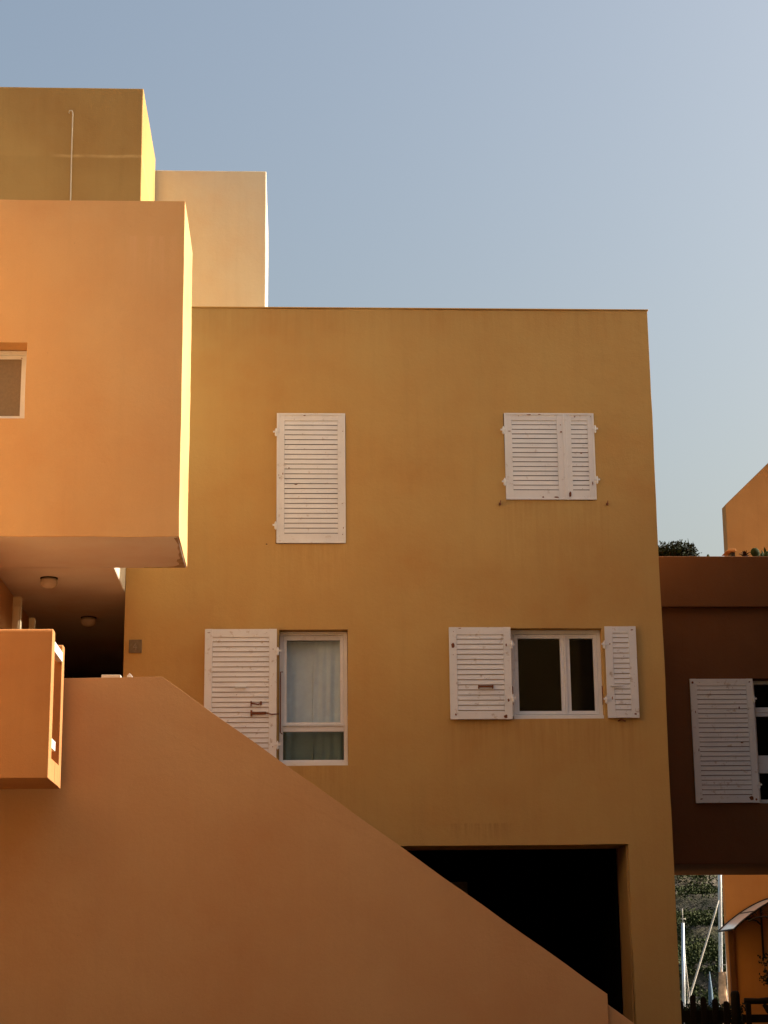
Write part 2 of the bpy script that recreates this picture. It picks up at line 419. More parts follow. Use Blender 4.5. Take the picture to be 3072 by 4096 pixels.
# its open shutter leaf, folded back on the wall
s = shutter(house, -1.203, -.262, 4.345, 6.150, 23.935, top=.11, bot=.10, hinge=[(-.247, 5.85), (-.247, 4.62)], mat='white_b', label='open louvred leaf with a rusty latch, partly hidden by the stairs')
h = MB(); h.box(-.80, -.66, 23.912, 23.930, 5.375, 5.392); h.box(-.80, -.788, 23.925, 23.945, 5.365, 5.40); h.box(-.672, -.66, 23.925, 23.945, 5.365, 5.40); h.build('handle', M['white_b'], s, bevel=.002)
h = MB(); h.box(-.60, -.585, 23.915, 23.94, 5.13, 5.195); h.tube([(-.59, 23.92, 5.165), (-.50, 23.915, 5.15), (-.455, 23.925, 5.17)], .009); h.box(-.475, -.452, 23.915, 23.938, 5.145, 5.19); h.build('latch', M['rust'], s)
h = MB(); h.box(-.60, -.40, 23.922, 23.934, 5.02, 5.055); h.box(-.60, -.575, 23.915, 23.935, 4.995, 5.075); h.tube([(-.42, 23.92, 5.038), (-.32, 23.918, 5.02), (-.235, 23.95, 5.03)], .008); h.build('bolt', M['rust'], s)
spots(s, [(-1.15, 6.10, .05, .008), (-.31, 5.88, .012, .02), (-.31, 4.60, .014, .016)], y=23.936)

# lower right window (two casements, unequal)
x0, x1, z0, z1 = w_lr
f = MB(); rect_frame(f, x0+.004, x1-.004, z0+.006, z1-.004, yw, yw+.075, .05, .075, .05)
xm = 3.565
f.box(xm-.014, xm+.014, yw-.006, yw+.03, z0+.09, z1-.06)
rect_frame(f, x0+.056, xm-.016, z0+.085, z1-.058, yw+.008, yw+.06, .048, .04, .055); rect_frame(f, xm+.016, x1-.056, z0+.085, z1-.058, yw+.008, yw+.06, .048, .04, .055)
f.box(x0+.012, x1-.012, yw-.10, yw-.0005, z0+.004, z0+.05); f.box(x0+.01, x1-.01, yw-.02, yw-.0005, z1-.03, z1-.006)
f.box(x0+.06, x1-.06, yw-.012, yw+.007, z0+.078, z0+.088)
win = f.build('window', M['frame'], house, bevel=.003); win['label'] = 'wide white window of two unequal casements, dark inside'
pane(win, x0+.10, xm-.06, z0+.12, z1-.11, yw+.03); pane(win, xm+.06, x1-.10, z0+.12, z1-.11, yw+.03)
for bx in (x0+.012, x1-.014):
    b = MB(); b.tube([(bx, yw-.05, 5.40), (bx, yw-.07, 5.39), (bx, yw-.07, 5.17), (bx, yw-.05, 5.16)], .007); b.build('bar', M['rust'], win)
s = shutter(house, 2.005, 2.822, 4.948, 6.170, 23.935, top=.10, bot=.11, hinge=[(2.832, 5.93), (2.832, 5.22)], mat='white_b', label='wide open louvred leaf left of the dark window')
h = MB(); h.box(2.375, 2.575, 23.908, 23.930, 5.365, 5.39); h.box(2.375, 2.39, 23.925, 23.95, 5.35, 5.40); h.box(2.56, 2.575, 23.925, 23.95, 5.35, 5.40); h.build('handle', M['rust'], s, bevel=.003)
spots(s, [(2.055, 5.93, .055, .07), (2.055, 5.80, .012, .014), (2.065, 6.11, .014, .012), (2.075, 5.01, .022, .03), (2.73, 4.985, .05, .05), (2.76, 5.93, .018, .04), (2.77, 5.2, .03, .05), (2.15, 6.155, .04, .01)], y=23.936, mat='rust')
s = shutter(house, 4.075, 4.490, 4.960, 6.178, 23.935, top=.09, bot=.10, stile=.10, hinge=[(4.062, 5.93), (4.062, 5.20)], mat='white_b', label='narrow open louvred leaf right of the dark window')
h = MB(); h.box(4.12, 4.26, 23.912, 23.930, 5.375, 5.392); h.tube([(4.24, 23.92, 5.38), (4.285, 23.925, 5.384)], .006); h.build('handle', M['white_b'], s, bevel=.002)
spots(s, [(4.44, 6.13, .04, .018), (4.135, 5.94, .02, .02), (4.14, 5.22, .014, .05), (4.44, 5.01, .04, .03)], y=23.936)
b = MB(); b.tube([(4.22, 24.0, 4.93), (4.25, 23.95, 4.945), (4.30, 23.935, 4.915)], .010); b.build('shutter_stop', M['rust'], house)

# house number tile beside the passage
sg = thing('house_number_sign', (-2.11, 24, 5.84), 'small square dark tile with a pale digit 4, beside the passage mouth', 'sign')
b = MB(); b.box(-2.195, -2.028, 23.978, 23.9995, 5.842, 6.018); b.build('tile', M['plaque'], sg, bevel=.004)
b = MB(); q = 23.972
def stroke(b, x0, z0, x1, z1, w, y=q):
    d = Vector((x1-x0, 0, z1-z0)); L = d.length; d.normalize(); n = Vector((-d.z, 0, d.x))
    b.obox(((x0+x1)/2, y+.002, (z0+z1)/2), d*L/2, Vector((0, .0025, 0)), n*w/2)
stroke(b, -2.108, 5.965, -2.138, 5.915, .010); stroke(b, -2.14, 5.913, -2.085, 5.913, .009, q-.001); stroke(b, -2.103, 5.945, -2.103, 5.882, .010, q+.001)
b.build('digit', M['digit'], sg)

# ================================================================== ORANGE HOUSE (cantilevered block, passage, balcony)
oh = thing('orange_house', (-4.0, 22, 0), 'orange house with a jutting block and a boxy balcony left of the stairs', 'house')
mb = MB(); wn = (-4.3, -3.2, 8.09, 9.04)
shell(mb, -9.0, -1.368, 20.93, 22.58, 6.672, 10.872, rooms=[(-8.5, -1.7, 22.3, 6.95, 10.5, .40, [wn])], cell=.28)
wobble(mb, .013, .9); mb.build('wall', [M['orange'], M['dark_room']], oh, bevel=.012, fix=True)['label'] = 'jutting orange upper block with a sunlit right side'
mb = MB(); mb.box(-8.98, -1.385, 20.945, 22.565, 6.664, 6.6705); so = mb.build('soffit', M['soffit'], oh)
mb = MB(); shell(mb, -9.0, -2.268, 22.583, 32.2, 6.672, 10.80, cell=.4); wobble(mb, .006, .8); mb.build('wall', M['cream'], oh, bevel=.01, fix=True)
M['damp'] = simple('damp_mark', (.42, .30, .17), .95, 0, .3, 8)
mb = MB(); mb.box(-8.98, -2.275, 22.583, 32.2, 6.6635, 6.6705); mb.build('soffit', M['soffit'], oh)
# soffit rim stains
for pts in ([(-1.43, 20.97), (-1.39, 20.97), (-1.39, 22.55), (-1.9, 22.55), (-1.9, 22.53), (-1.62, 22.52), (-1.52, 22.47), (-1.46, 22.40), (-1.45, 22.3), (-1.475, 22.2), (-1.46, 22.1), (-1.42, 22.05), (-1.43, 21.85), (-1.41, 21.7), (-1.42, 21.5), (-1.40, 21.3)],):
    b = MB(); n = len(pts); vs = [(x, y, 6.6615) for x, y in pts]+[(x, y, 6.664) for x, y in pts]
    b.add(vs, [tuple(range(n)), tuple(range(2*n-1, n-1, -1))]+[(i, (i+1) % n, n+(i+1) % n, n+i) for i in range(n)]); b.build('damp_stain', M['damp'], so)
# window in the block
x0, x1, z0, z1 = wn; yb = 20.93+.27
f = MB(); rect_frame(f, x0, x1-.01, z0+.006, z1-.01, yb, yb+.07, .045, .07, .05); rect_frame(f, x0+.045, x1-.055, z0+.076, z1-.06, yb+.022, yb+.06, .05, .05, .05)
f.box(x0, x1-.012, yb-.25, yb-.0005, z0+.004, z0+.016)
win = f.build('window', M['frame'], oh, bevel=.003); pane(win, x0+.09, x1-.10, z0+.12, z1-.105, yb+.035, 'frost')
spots(win, [(-3.30, 8.93, .012, .02), (-3.42, 8.12, .012, .018)], y=21.19)
# ground-to-landing body under the block (behind stairs, left wall of the passage), landing
mb = MB(); shell(mb, -9.0, -3.76, 20.935, 32.2, 0, 6.66, cell=.35); wobble(mb, .006, .9); mb.build('passage_wall', M['terracotta'], oh, bevel=.01, fix=True)
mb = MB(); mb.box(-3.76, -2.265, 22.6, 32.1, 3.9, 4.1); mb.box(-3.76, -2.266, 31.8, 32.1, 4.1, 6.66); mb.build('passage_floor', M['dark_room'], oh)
# doors with slatted screens on the passage's left wall
for xa, xb, ya, zt_ in ((-3.52, -3.42, 22.66, 6.32), (-3.42, -3.35, 23.4, 6.2)):      # narrow door leaves standing open into the passage
    f = MB(); f.box(xa, xb, ya, ya+.13, 4.1, zt_); f.box(xa+.02, xb-.02, ya-.012, ya-.001, 4.2, zt_-.12)
    f.build('door', M['grimy'], oh, bevel=.004)
# balcony: two parapets with an open slot between
mb = MB()
def panel(x0, x1, y0, y1, z0, z1, r=.03):
    pts = [(y0, z0), (y1, z0), (y1, z1-r), (y1-r*.3, z1-r*.3), (y1-r, z1), (y0+r, z1), (y0+r*.3, z1-r*.3), (y0, z1-r)]
    n = len(pts); nx = 10; vs = []
    for i in range(nx+1):
        x = x0+(x1-x0)*i/nx; vs += [(x, y, z) for y, z in pts]
    fs = [tuple(range(n)), tuple(nx*n+k for k in range(n-1, -1, -1))]
    for i in range(nx):
        for k in range(n): fs.append((i*n+k, (i+1)*n+k, (i+1)*n+(k+1) % n, i*n+(k+1) % n))
    mb.add(vs, fs)
panel(-4.6, -2.635, 19.80, 20.02, 3.765, 5.37); panel(-4.6, -2.640, 20.74, 20.93, 3.765, 5.37)
mb.box(-4.6, -2.637, 20.02, 20.74, 3.766, 4.0)
wobble(mb, .005, 1.3)
bal = mb.build('balcony', M['rustred'], oh, bevel=.006); bal['label'] = 'boxy terracotta balcony with an open slot in its sunlit end'
b = MB(); b.box(-2.70, -2.638, 20.02, 20.74, 5.165, 5.275); b.build('handrail', M['whitebar'], bal, bevel=.004)
b = MB(); b.box(-2.75, -2.645, 20.02, 20.42, 4.12, 4.225); b.build('handrail', M['whitebar'], bal, bevel=.004)
b = MB(); b.box(-2.637, -2.6335, 20.355, 20.36, 3.77, 3.995); b.build('joint_line', M['clay'], bal)
# ceiling lamps
for i, (x, y, lab) in enumerate(((-3.15, 23.15, 'round ceiling lamp nearest the passage mouth, dimly lit by daylight'), (-2.93, 25.75, 'round ceiling lamp deeper inside the dark passage'))):
    L = thing('ceiling_lamp', (x, y, 6.66), lab, 'lamp', 'globe lamps under the passage ceiling')
    b = MB(); b.lathe((x, y, 6.663), [(.112, 0), (.112, -.012), (.10, -.014)]); b.build('base', M['darkiron'], L)
    b = MB(); b.lathe((x, y, 6.649), [(.095, 0), (.105, -.02), (.108, -.05), (.098, -.085), (.07, -.11), (.03, -.124), (.005, -.126)]); b.build('globe', M['lampglass'], L)

# ================================================================== STAIRCASE
st = thing('outdoor_staircase', (1, 21.1, 0), 'outdoor staircase rising to the left behind a solid terracotta parapet', 'staircase')
top = [(-1.545, 5.055)]; n = 22
for i in range(1, n+1):
    t = i/n; top.append((-1.545+(3.457+1.545)*t, 5.055+(1.48-5.055)*t + .004*math.sin(i*1.7)))
poly = [(-3.74, 0), (3.457, 0)] + list(reversed(top)) + [(-2.2, 5.047), (-2.7, 5.04), (-3.74, 5.03)]
mb = MB(); mb.prism_y(poly, 21.10, 21.28); wobble(mb, .003, 1.5); mb.build('parapet', M['terracotta'], st, bevel=.0015)['label'] = 'big sloping terracotta parapet on the near side'
mb = MB(); mb.prism_y([(3.4575, 0), (5.2, 0), (5.2, .10), (3.4575, 1.372)], 21.135, 21.27); mb.build('kerb', M['terracotta'], st, bevel=.01)['label'] = 'lower kerb continuing the slope'
mb = MB(); ns = 20; x_top, x_bot = -1.6, 5.0
for i in range(ns):
    xa = x_top+(x_bot-x_top)*i/ns; xb = x_top+(x_bot-x_top)*(i+1)/ns; z = 4.1*(1-(i+1)/(ns+1)); mb.box(xa, xb-.0005, 21.28, 22.5, 0, z)
mb.build('steps', M['clay'], st, bevel=.006)
mb = MB(); mb.box(-3.75, -1.6, 21.28, 23.98, 3.9, 4.1); mb.build('landing', M['clay'], st)
b = MB(); b.box(-2.26, -2.04, 21.33, 21.55, 5.03, 5.118); tag(b.build('ledge_board', M['pale'], None, (-2.2, 21.4, 5.03), bevel=.003), 'long pale board lying flat along the landing parapet', 'board')
b = MB(); b.prism_y([(-1.97, 5.04), (-1.90, 5.05), (-1.905, 5.10), (-1.935, 5.135), (-1.965, 5.105)], 21.32, 21.42); tag(b.build('folded_cloth', M['hull'], None, (-1.9, 21.4, 5.03), bevel=.004), 'small crumpled whitish cloth on the landing parapet', 'cloth')

# ================================================================== ROOFTOP VOLUMES
ub = thing('rooftop_box', (-4, 24, 10.7), 'tall olive ochre rooftop block with a thin pipe, at the upper left', 'building')
mb = MB(); shell(mb, -9.0, -2.182, 24.0, 26.3, 10.70, 13.948, cell=.3); wobble(mb, .007, .8); mb.build('wall', M['olive'], ub, bevel=.012, fix=True)
b = MB(); b.tube([(-3.215, 23.995, 13.545), (-3.205, 23.965, 13.575), (-3.175, 23.965, 13.575), (-3.16, 23.965, 13.54), (-3.158, 23.965, 12.9), (-3.15, 23.965, 12.2), (-3.15, 23.965, 10.88)], .0095); b.build('pipe', M['cream'], ub)
lt = thing('rooftop_tower', (-1.5, 26.4, 10.66), 'pale cream rooftop tower rising behind the olive box and ochre roof', 'building')
mb = MB(); shell(mb, -3.6, -.485, 26.42, 28.75, 10.668, 13.812, cell=.3); wobble(mb, .007, .8); mb.build('wall', M['cream'], lt, bevel=.012, fix=True)

# ================================================================== RED-BROWN HOUSE bridging the harbour passage
rh = thing('red_brown_house', (6, 26, 0), 'dark red brown house bridging the opening to the harbour, shutter open, at the right edge', 'house')
rw = (6.53, 7.75, 4.03, 5.80)
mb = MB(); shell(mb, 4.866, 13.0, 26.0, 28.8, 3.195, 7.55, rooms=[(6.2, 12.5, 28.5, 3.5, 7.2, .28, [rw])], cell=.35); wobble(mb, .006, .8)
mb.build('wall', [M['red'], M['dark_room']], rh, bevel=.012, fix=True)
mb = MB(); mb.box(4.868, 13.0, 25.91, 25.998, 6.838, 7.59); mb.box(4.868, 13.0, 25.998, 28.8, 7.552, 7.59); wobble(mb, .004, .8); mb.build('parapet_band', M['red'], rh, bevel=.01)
x0, x1, z0, z1 = rw; yw2 = 26.14
f = MB(); rect_frame(f, x0+.004, x1, z0+.006, z1-.004, yw2, yw2+.07, .05, .06, .05)
f.box(x0+.054, x1-.054, yw2-.004, yw2+.066, 5.28, 5.41); f.box(x0+.054, x1-.054, yw2-.004, yw2+.066, 4.47, 4.72); f.box(x0+.05, x1-.05, yw2-.012, yw2-.005, 5.335, 5.35)
win = f.build('window', M['frame'], rh, bevel=.003)
pane(win, x0+.05, x1-.05, z0+.06, 4.47, yw2+.03); pane(win, x0+.05, x1-.05, 4.72, 5.28, yw2+.03); pane(win, x0+.05, x1-.05, 5.41, z1-.05, yw2+.03)
s = shutter(rh, 5.612, 6.518, 4.034, 5.797, 25.94, top=.10, bot=.11, stile=.095, mat='white_b', hinge=[(6.52, 5.5), (6.52, 4.28)])
spots(s, [(5.65, 5.745, .04, .04), (6.47, 5.75, .03, .02), (6.30, 5.38, .02, .04), (5.67, 5.32, .012, .05), (6.31, 4.88, .045, .014), (6.47, 4.08, .03, .035), (5.69, 4.09, .04, .02), (6.4, 4.1, .07, .07), (5.69, 4.78, .012, .05)], y=25.941)
# side pier so the bridge stands on something
mb = MB(); mb.box(9.9, 13.0, 26.05, 28.79, 0, 3.19); mb.build('pier', M['red'], rh)
mb = MB(); shell(mb, 10.2, 16.0, 28.85, 33.9, 0, 4.6, cell=.6); mb.build('shade_wing', M['red'], rh, bevel=.01, fix=True)  # unseen wing added to keep the sun off the fence

# ---- plants on its roof
def leafquad(b, p, d, up, L, W):
    d = d.normalized(); s_ = d.cross(up); s_ = s_.normalized() if s_.length > .01 else Vector((1, 0, 0)); n = s_.cross(d)
    b.add([p, p+d*L*.5+s_*W*.5+n*L*.06, p+d*L, p+d*L*.5-s_*W*.5+n*L*.06], [(0, 1, 2, 3)])
def rv(k=1.): return Vector((random.uniform(-1, 1), random.uniform(-1, 1), random.uniform(-1, 1)))*k
def bush(name, c, sx, sy, sz, label, cat, mat='leafdark', nb=40, nl=26, L=.05, group=None):
    t = thing(name, c, label, cat, group); c = Vector(c)
    st_ = MB(); lf = MB()
    for i in range(nb):
        a = random.uniform(0, 6.28); r = random.random()**.5; h = random.uniform(.25, 1)*(1-.35*r*r)
        tip = c+Vector((sx*r*math.cos(a), sy*r*math.sin(a), sz*h)); base = c+Vector((sx*.15*math.cos(a), sy*.15*math.sin(a), 0))
        mid = (tip+base)/2+rv(.05*sx); st_.tube([base, mid, tip], [.010, .007, .003], 5)
        for k in range(nl):
            p = tip + rv(L*1.7); leafquad(lf, p, rv()+Vector((0, 0, .5)), rv(), L*random.uniform(.6, 1.3), L*.6)
        for k in range(nl//3):
            p = mid.lerp(tip, random.random())+rv(L); leafquad(lf, p, rv(), rv(), L, L*.6)
    st_.build('stem', M['bark'], t); lf.build('foliage', M[mat], t)
    return t
bt = bush('rooftop_shrub', (5.55, 26.35, 7.59), .34, .25, .27, 'round dark leafy shrub on the red brown roof beside the ochre wall', 'shrub', nb=95, L=.042)
def agave(name, c, label, n, L, W, mat, spread=.9, cat='succulent'):
    t = thing(name, c, label, cat); c = Vector(c); b = MB()
    for i in range(n):
        a = i*2.399+random.uniform(-.2, .2); e = random.uniform(.35, 1.25)*spread
        d = Vector((math.cos(a)*math.cos(e), math.sin(a)*math.cos(e), math.sin(e))); s_ = Vector((-math.sin(a), math.cos(a), 0)); LL = L*random.uniform(.75, 1.1)
        nn = s_.cross(d); vs = []; K = 6
        for k in range(K+1):
            u = k/K; w = W*(1-u)**.7*(.7+.6*u)*.5; p = c+d*LL*u + Vector((0, 0, -LL*.25*u*u*(1.2-math.sin(e)))); vs += [p-s_*w, p-nn*w*.4, p+s_*w, p+nn*w*.15]
        fs = []
        for k in range(K):
            for q in range(4): fs.append((k*4+q, k*4+(q+1) % 4, (k+1)*4+(q+1) % 4, (k+1)*4+q))
        b.add(vs, fs)
    b.build('leaves', M[mat], t); return t
t = thing('spiky_reed_plant', (5.80, 26.3, 7.59), 'thin upright spiky blades poking up at the right of the rooftop shrub', 'plant')
b = MB()
for x, h, l in ((5.79, .36, .02), (5.862, .31, .02), (5.855, .20, -.01), (5.82, .26, .0), (5.87, .14, -.01)):
    b.tube([(x, 26.3, 7.59), (x-l*.3, 26.3, 7.59+h*.6), (x-l, 26.3, 7.59+h)], [.018, .013, .002], 5)
b.build('blades', M['leafdark'], t)
agave('small_aloe', (6.606, 26.3, 7.67), 'small dark star shaped aloe left of the cactus on the roof edge', 18, .115, .045, 'aloe', 1.)
b = MB(); b.lathe((6.606, 26.3, 7.59), [(.045, 0), (.055, .06), (.05, .085)], 12); b.build('pot', M['aloe'], bpy.data.objects['small_aloe'])
agave('edge_agave', (6.98, 26.45, 7.59), 'green agave half cut by the right picture edge on the roof', 14, .38, .08, 'succulent')
t = thing('rooftop_finial', (6.035, 26.2, 7.59), 'tiny greenish knob standing alone on the roof edge', 'finial')
b = MB(); b.lathe((6.035, 26.2, 7.59), [(.028, 0), (.03, .03), (.022, .07), (.012, .09), (.004, .095)], 12); b.build('knob', M['succulent'], t)
t = thing('prickly_pear_cactus', (6.78, 26.3, 7.59), 'prickly pear cactus with one big round pad on the roof edge', 'cactus')
b = MB(); b.smooth = True
def pad(b, c, rx, rz, tilt):
    vs = []; fs = []; n = 18; m = 8
    for j in range(m+1):
        ph = math.pi*j/m
        for i in range(n):
            th = 2*math.pi*i/n; x = rx*math.sin(ph)*math.cos(th); y = .028*math.cos(ph); z = rz*math.sin(ph)*math.sin(th)
            vs.append((c[0]+x*math.cos(tilt)-z*math.sin(tilt), c[1]+y, c[2]+x*math.sin(tilt)+z*math.cos(tilt)))
    for j in range(m):
        for i in range(n): fs.append((j*n+i, j*n+(i+1) % n, (j+1)*n+(i+1) % n, (j+1)*n+i))
    b.add(vs, fs)
pad(b, (6.762, 26.3, 7.735), .068, .072, .2); pad(b, (6.79, 26.3, 7.65), .05, .06, .0); pad(b, (6.87, 26.33, 7.655), .07, .04, .2); pad(b, (6.93, 26.3, 7.70), .04, .06, -.5); pad(b, (6.875, 26.36, 7.70), .022, .045, .1)
b.build('pads', M['succulent'], t)
t = thing('clay_roof_spout', (6.35, 26.9, 7.59), 'flat clay tile spout jutting left in front of the far orange wall', 'roof tile')
b = MB(); b.prism_y([(6.515, 7.935), (6.675, 7.94), (6.68, 7.985), (6.57, 7.98)], 27.1, 27.4); b.build('tile', M['rustred'], t, bevel=.01)
b = MB(); b.box(6.61, 6.67, 27.15, 27.35, 7.592, 7.935); b.build('stand', M['darkiron'], t)

# ================================================================== FAR ORANGE BUILDING
fb = thing('far_orange_building', (10, 34, 0), 'deep orange building beyond the harbour opening, with a slanted parapet above', 'building')
mb = MB(); shell(mb, 7.80, 16, 34.0, 34.2, 0, 8.0, cell=.5); wobble(mb, .008, .8); mb.build('wall', M['far'], fb, bevel=.012, fix=True)
mb = MB(); mb.box(7.81, 7.90, 33.93, 33.998, 0, 2.55); mb.build('corner_strip', M['red'], fb)
mb = MB(); mb.prism_y([(9.17, 8.0), (16, 8.0), (16, 17.99), (9.19, 11.52)], 38.0, 38.35); mb.build('upper_wall', M['far'], fb, bevel=.012)
mb = MB(); mb.box(10.6, 15.9, 34.2, 41, 0, 7.999); mb.build('rear_wall', M['far'], fb)
# curved canopy
aw = thing('door_canopy', (8.6, 33.4, 2.4), 'curved pale door canopy on dark scrolled brackets on the far orange wall', 'canopy')
def arc(u): return (7.64+1.3*u, 2.48+.62*math.sin(u*math.pi*.5)**.9)
for ua, ub in ((0, .30), (.31, 1)):
    b = MB(); n = 12; vs = []
    for i in range(n+1):
        x, z = arc(ua+(ub-ua)*i/n); vs += [(x, 32.78, z), (x, 33.95, z), (x, 33.95, z-.012), (x, 32.78, z-.012)]
    fs = []
    for i in range(n):
        for q in range(4): fs.append((i*4+q, i*4+(q+1) % 4, (i+1)*4+(q+1) % 4, (i+1)*4+q))
    b.add(vs, fs); b.build('sheet', M['canopy'], aw)
x, z = arc(.305); b = MB(); b.tube([(x, 32.76, z), (x, 33.97, z)], .014, 6); b.build('crossbar', M['darkiron'], aw)
for y in (32.75, 33.96):
    b = MB(); b.tube([(arc(i/12)[0], y, arc(i/12)[1]+.005) for i in range(13)], .018, 6)
    b.tube([(7.90, y, 2.62), (8.05, y, 2.68), (8.2, y, 2.695), (8.34, y, 2.66), (8.43, y, 2.58)], .016, 6)
    for s0, z0_ in ((8.0, 2.68), (8.12, 2.70), (8.24, 2.70)):
        b.tube([(s0, y, z0_), (s0+.05, y, z0_+.05), (s0+.02, y, z0_+.09), (s0+.07, y, z0_+.12)], .010, 5)
    b.tube([(8.43, y, 2.0), (8.43, y, 3.0)], .02, 6)
    b.build('bracket', M['darkiron'], aw)
b = MB(); b.tube([(7.64, 32.72, 2.48), (7.64, 33.97, 2.48)], .018, 6); b.build('gutter', M['darkiron'], aw)

# ================================================================== HARBOUR
def boat(name, x, y, deck, top, r, label, lean=0., hullL=6.):
    t = thing(name, (x, y, -1.3), label, 'sailboat', 'sailboats moored in the harbour')
    b = MB(); b.smooth = True; vs = []; n = 14; prof = ((0, -.5), (.75, -.25), (1.0, .5), (.98, .75))
    for i in range(n+1):
        u = i/n; w = 1.1*math.sin(math.pi*min(1, .18+.82*(1-u)**.8))**.8 if u < 1 else .02; w = max(w, .02); yy = y-1.2+(hullL)*(u-.4)
        for s_ in (-1, 1):
            for a, h in (prof if s_ < 0 else prof[::-1]): vs.append((x+s_*a*w, yy, -1.3+h*(1+.25*u)))
    fs = []
    for i in range(n):
        for q in range(8): fs.append((i*8+q, i*8+(q+1) % 8, (i+1)*8+(q+1) % 8, (i+1)*8+q))
    fs += [tuple(range(8)), tuple(n*8+k for k in range(7, -1, -1))]
    b.add(vs, fs); b.build('hull', M['hull'], t)
    b = MB(); b.box(x-.55, x+.55, y-1.6, y+1.0, -.62, -.15); b.build('cabin', M['hull'], t, bevel=.08)
    b = MB(); b.tube([(x, y, -.6), (x+lean, y, top)], [r, r*.8], 12); mst = b.build('mast', M['mast'], t)
    b = MB(); b.tube([(x+lean, y, top), (x+lean, y, top+.45)], .015, 5); b.tube([(x+lean-.08, y, top+.12), (x+lean+.1, y, top+.12)], .012, 5); b.build('antenna', M['rope'], mst)
    return t, mst
b1, m1 = boat('sailboat', 12.20, 60, 0, 3.43, .062, 'sailboat whose short mast stands left, beside the ochre wall corner', .15)
b = MB(); b.tube([(12.35, 60, 2.6), (12.44, 60, 1.2), (12.50, 60, .2)], .012, 5); b.tube([(12.35, 60, 2.2), (12.40, 60, 1.0)], .009, 5); b.build('stay', M['rope'], b1)
b2, m2 = boat('sailboat', 13.60, 61, 0, 9.5, .072, 'sailboat with the tall mast, right, and tan canvas at its foot', .46, 8.)
b = MB(); b.tube([(13.66, 60.5, 4.15), (13.5, 60.5, 3.7), (12.58, 60.5, 1.2), (12.4, 60.5, .7)], [.018, .03, .034, .03], 8); b.build('furled_sail', M['rope'], b2)
b = MB(); b.tube([(13.90, 60.8, 4.2), (13.86, 60.8, 2.1), (13.85, 60.8, .4)], .014, 5); b.tube([(13.74, 60.9, 2.12), (13.86, 60.8, 2.12)], .012, 5); b.build('stay', M['rope'], b2)
b = MB(); b.smooth = True; vs = []
for i in range(13):
    z = -.2+2.1*i/12; w = .15-.03*i/12
    for k in range(10):
        a = 6.283*k/10; rr = w*(1+.18*math.sin(k*2.3+i*1.1)); vs.append((13.70+rr*math.cos(a)+.02*i/12, 60.85+rr*.6*math.sin(a), z))
b.add(vs, [(i*10+k, i*10+(k+1) % 10, (i+1)*10+(k+1) % 10, (i+1)*10+k) for i in range(12) for k in range(10)] + [tuple(range(9, -1, -1)), tuple(120+k for k in range(10))])
b.build('sail_cover', M['sail'], b2)
bc = MB(); bc.smooth = True
bc.lathe((12.69, 58, -.4), [(.12, 0), (.10, 1.0), (.06, 1.8), (.01, 2.3)], 12); tag(bc.build('furled_parasol', M['blue'], None, (12.69, 58, -1.0)), 'folded blue cover standing between the two masts', 'parasol')

# fence and gate
fn = thing('picket_fence', (7, 32, 0), 'dark wooden fence with round topped pickets before the harbour', 'fence')
for x, z in ((6.475, 1.30), (6.69, 1.385), (6.87, 1.35), (7.065, 1.32), (7.255, 1.28)):
    b = MB(); w = .048; pts = [(x-w, 0), (x+w, 0), (x+w, z-.04)] + [(x+w*math.cos(a), z-.04+.04*math.sin(a)) for a in (.5, 1.0, 1.57, 2.1, 2.6)] + [(x-w, z-.04)]
    b.prism_y(pts, 31.98, 32.01); b.build('picket', M['wood'], fn, bevel=.003)
for za, zb in ((.93, 1.13), (.2, .3)): b = MB(); b.box(6.3, 7.33, 32.012, 32.05, za, zb); b.build('rail', M['wood'], fn)
b = MB(); b.lathe((7.42, 32.02, 0), [(.078, 0), (.078, 1.38), (.07, 1.42), (.045, 1.445), (.005, 1.45)], 16); b.build('post', M['wood'], fn)
gt = thing('wooden_bench', (8, 31.6, 0), 'dark wooden bench end with curved arm beside the fence post', 'bench')
b = MB(); pts = [(7.50, 31.7, 1.28), (7.75, 31.7, 1.275), (8.0, 31.7, 1.29), (8.25, 31.7, 1.35), (8.6, 31.7, 1.45)]
b.tube(pts, [.05, .05, .055, .06, .07], 8); b.build('arm', M['wood'], gt)
b = MB(); b.box(7.45, 8.1, 31.66, 31.74, .93, 1.06); b.box(7.5, 9.0, 31.3, 31.75, .42, .47); b.build('seat', M['wood'], gt)
for x in (7.55, 8.9):
    b = MB(); b.box(x-.04, x+.04, 31.62, 31.7, 0, 1.25 if x < 8 else .42); b.build('leg', M['wood'], gt)
b = MB(); b.tube([(7.82, 31.7, 1.22), (7.92, 31.7, 1.12), (8.05, 31.7, 1.03), (8.2, 31.7, 1.02)], [.03, .07, .09, .06], 8); b.build('brace', M['wood'], gt)
pt = thing('pink_pot', (8.35, 31.2, 0), 'dusky pink pot in the lower right corner by the bench', 'pot')
b = MB(); b.lathe((8.38, 31.2, .45), [(.16, 0), (.22, .2), (.27, .5), (.28, .68), (.25, .70)], 20); b.build('body', M['pink'], pt); b = MB(); b.box(8.15, 8.6, 31.0, 31.4, 0, .45); b.build('stand', M['clay'], pt)
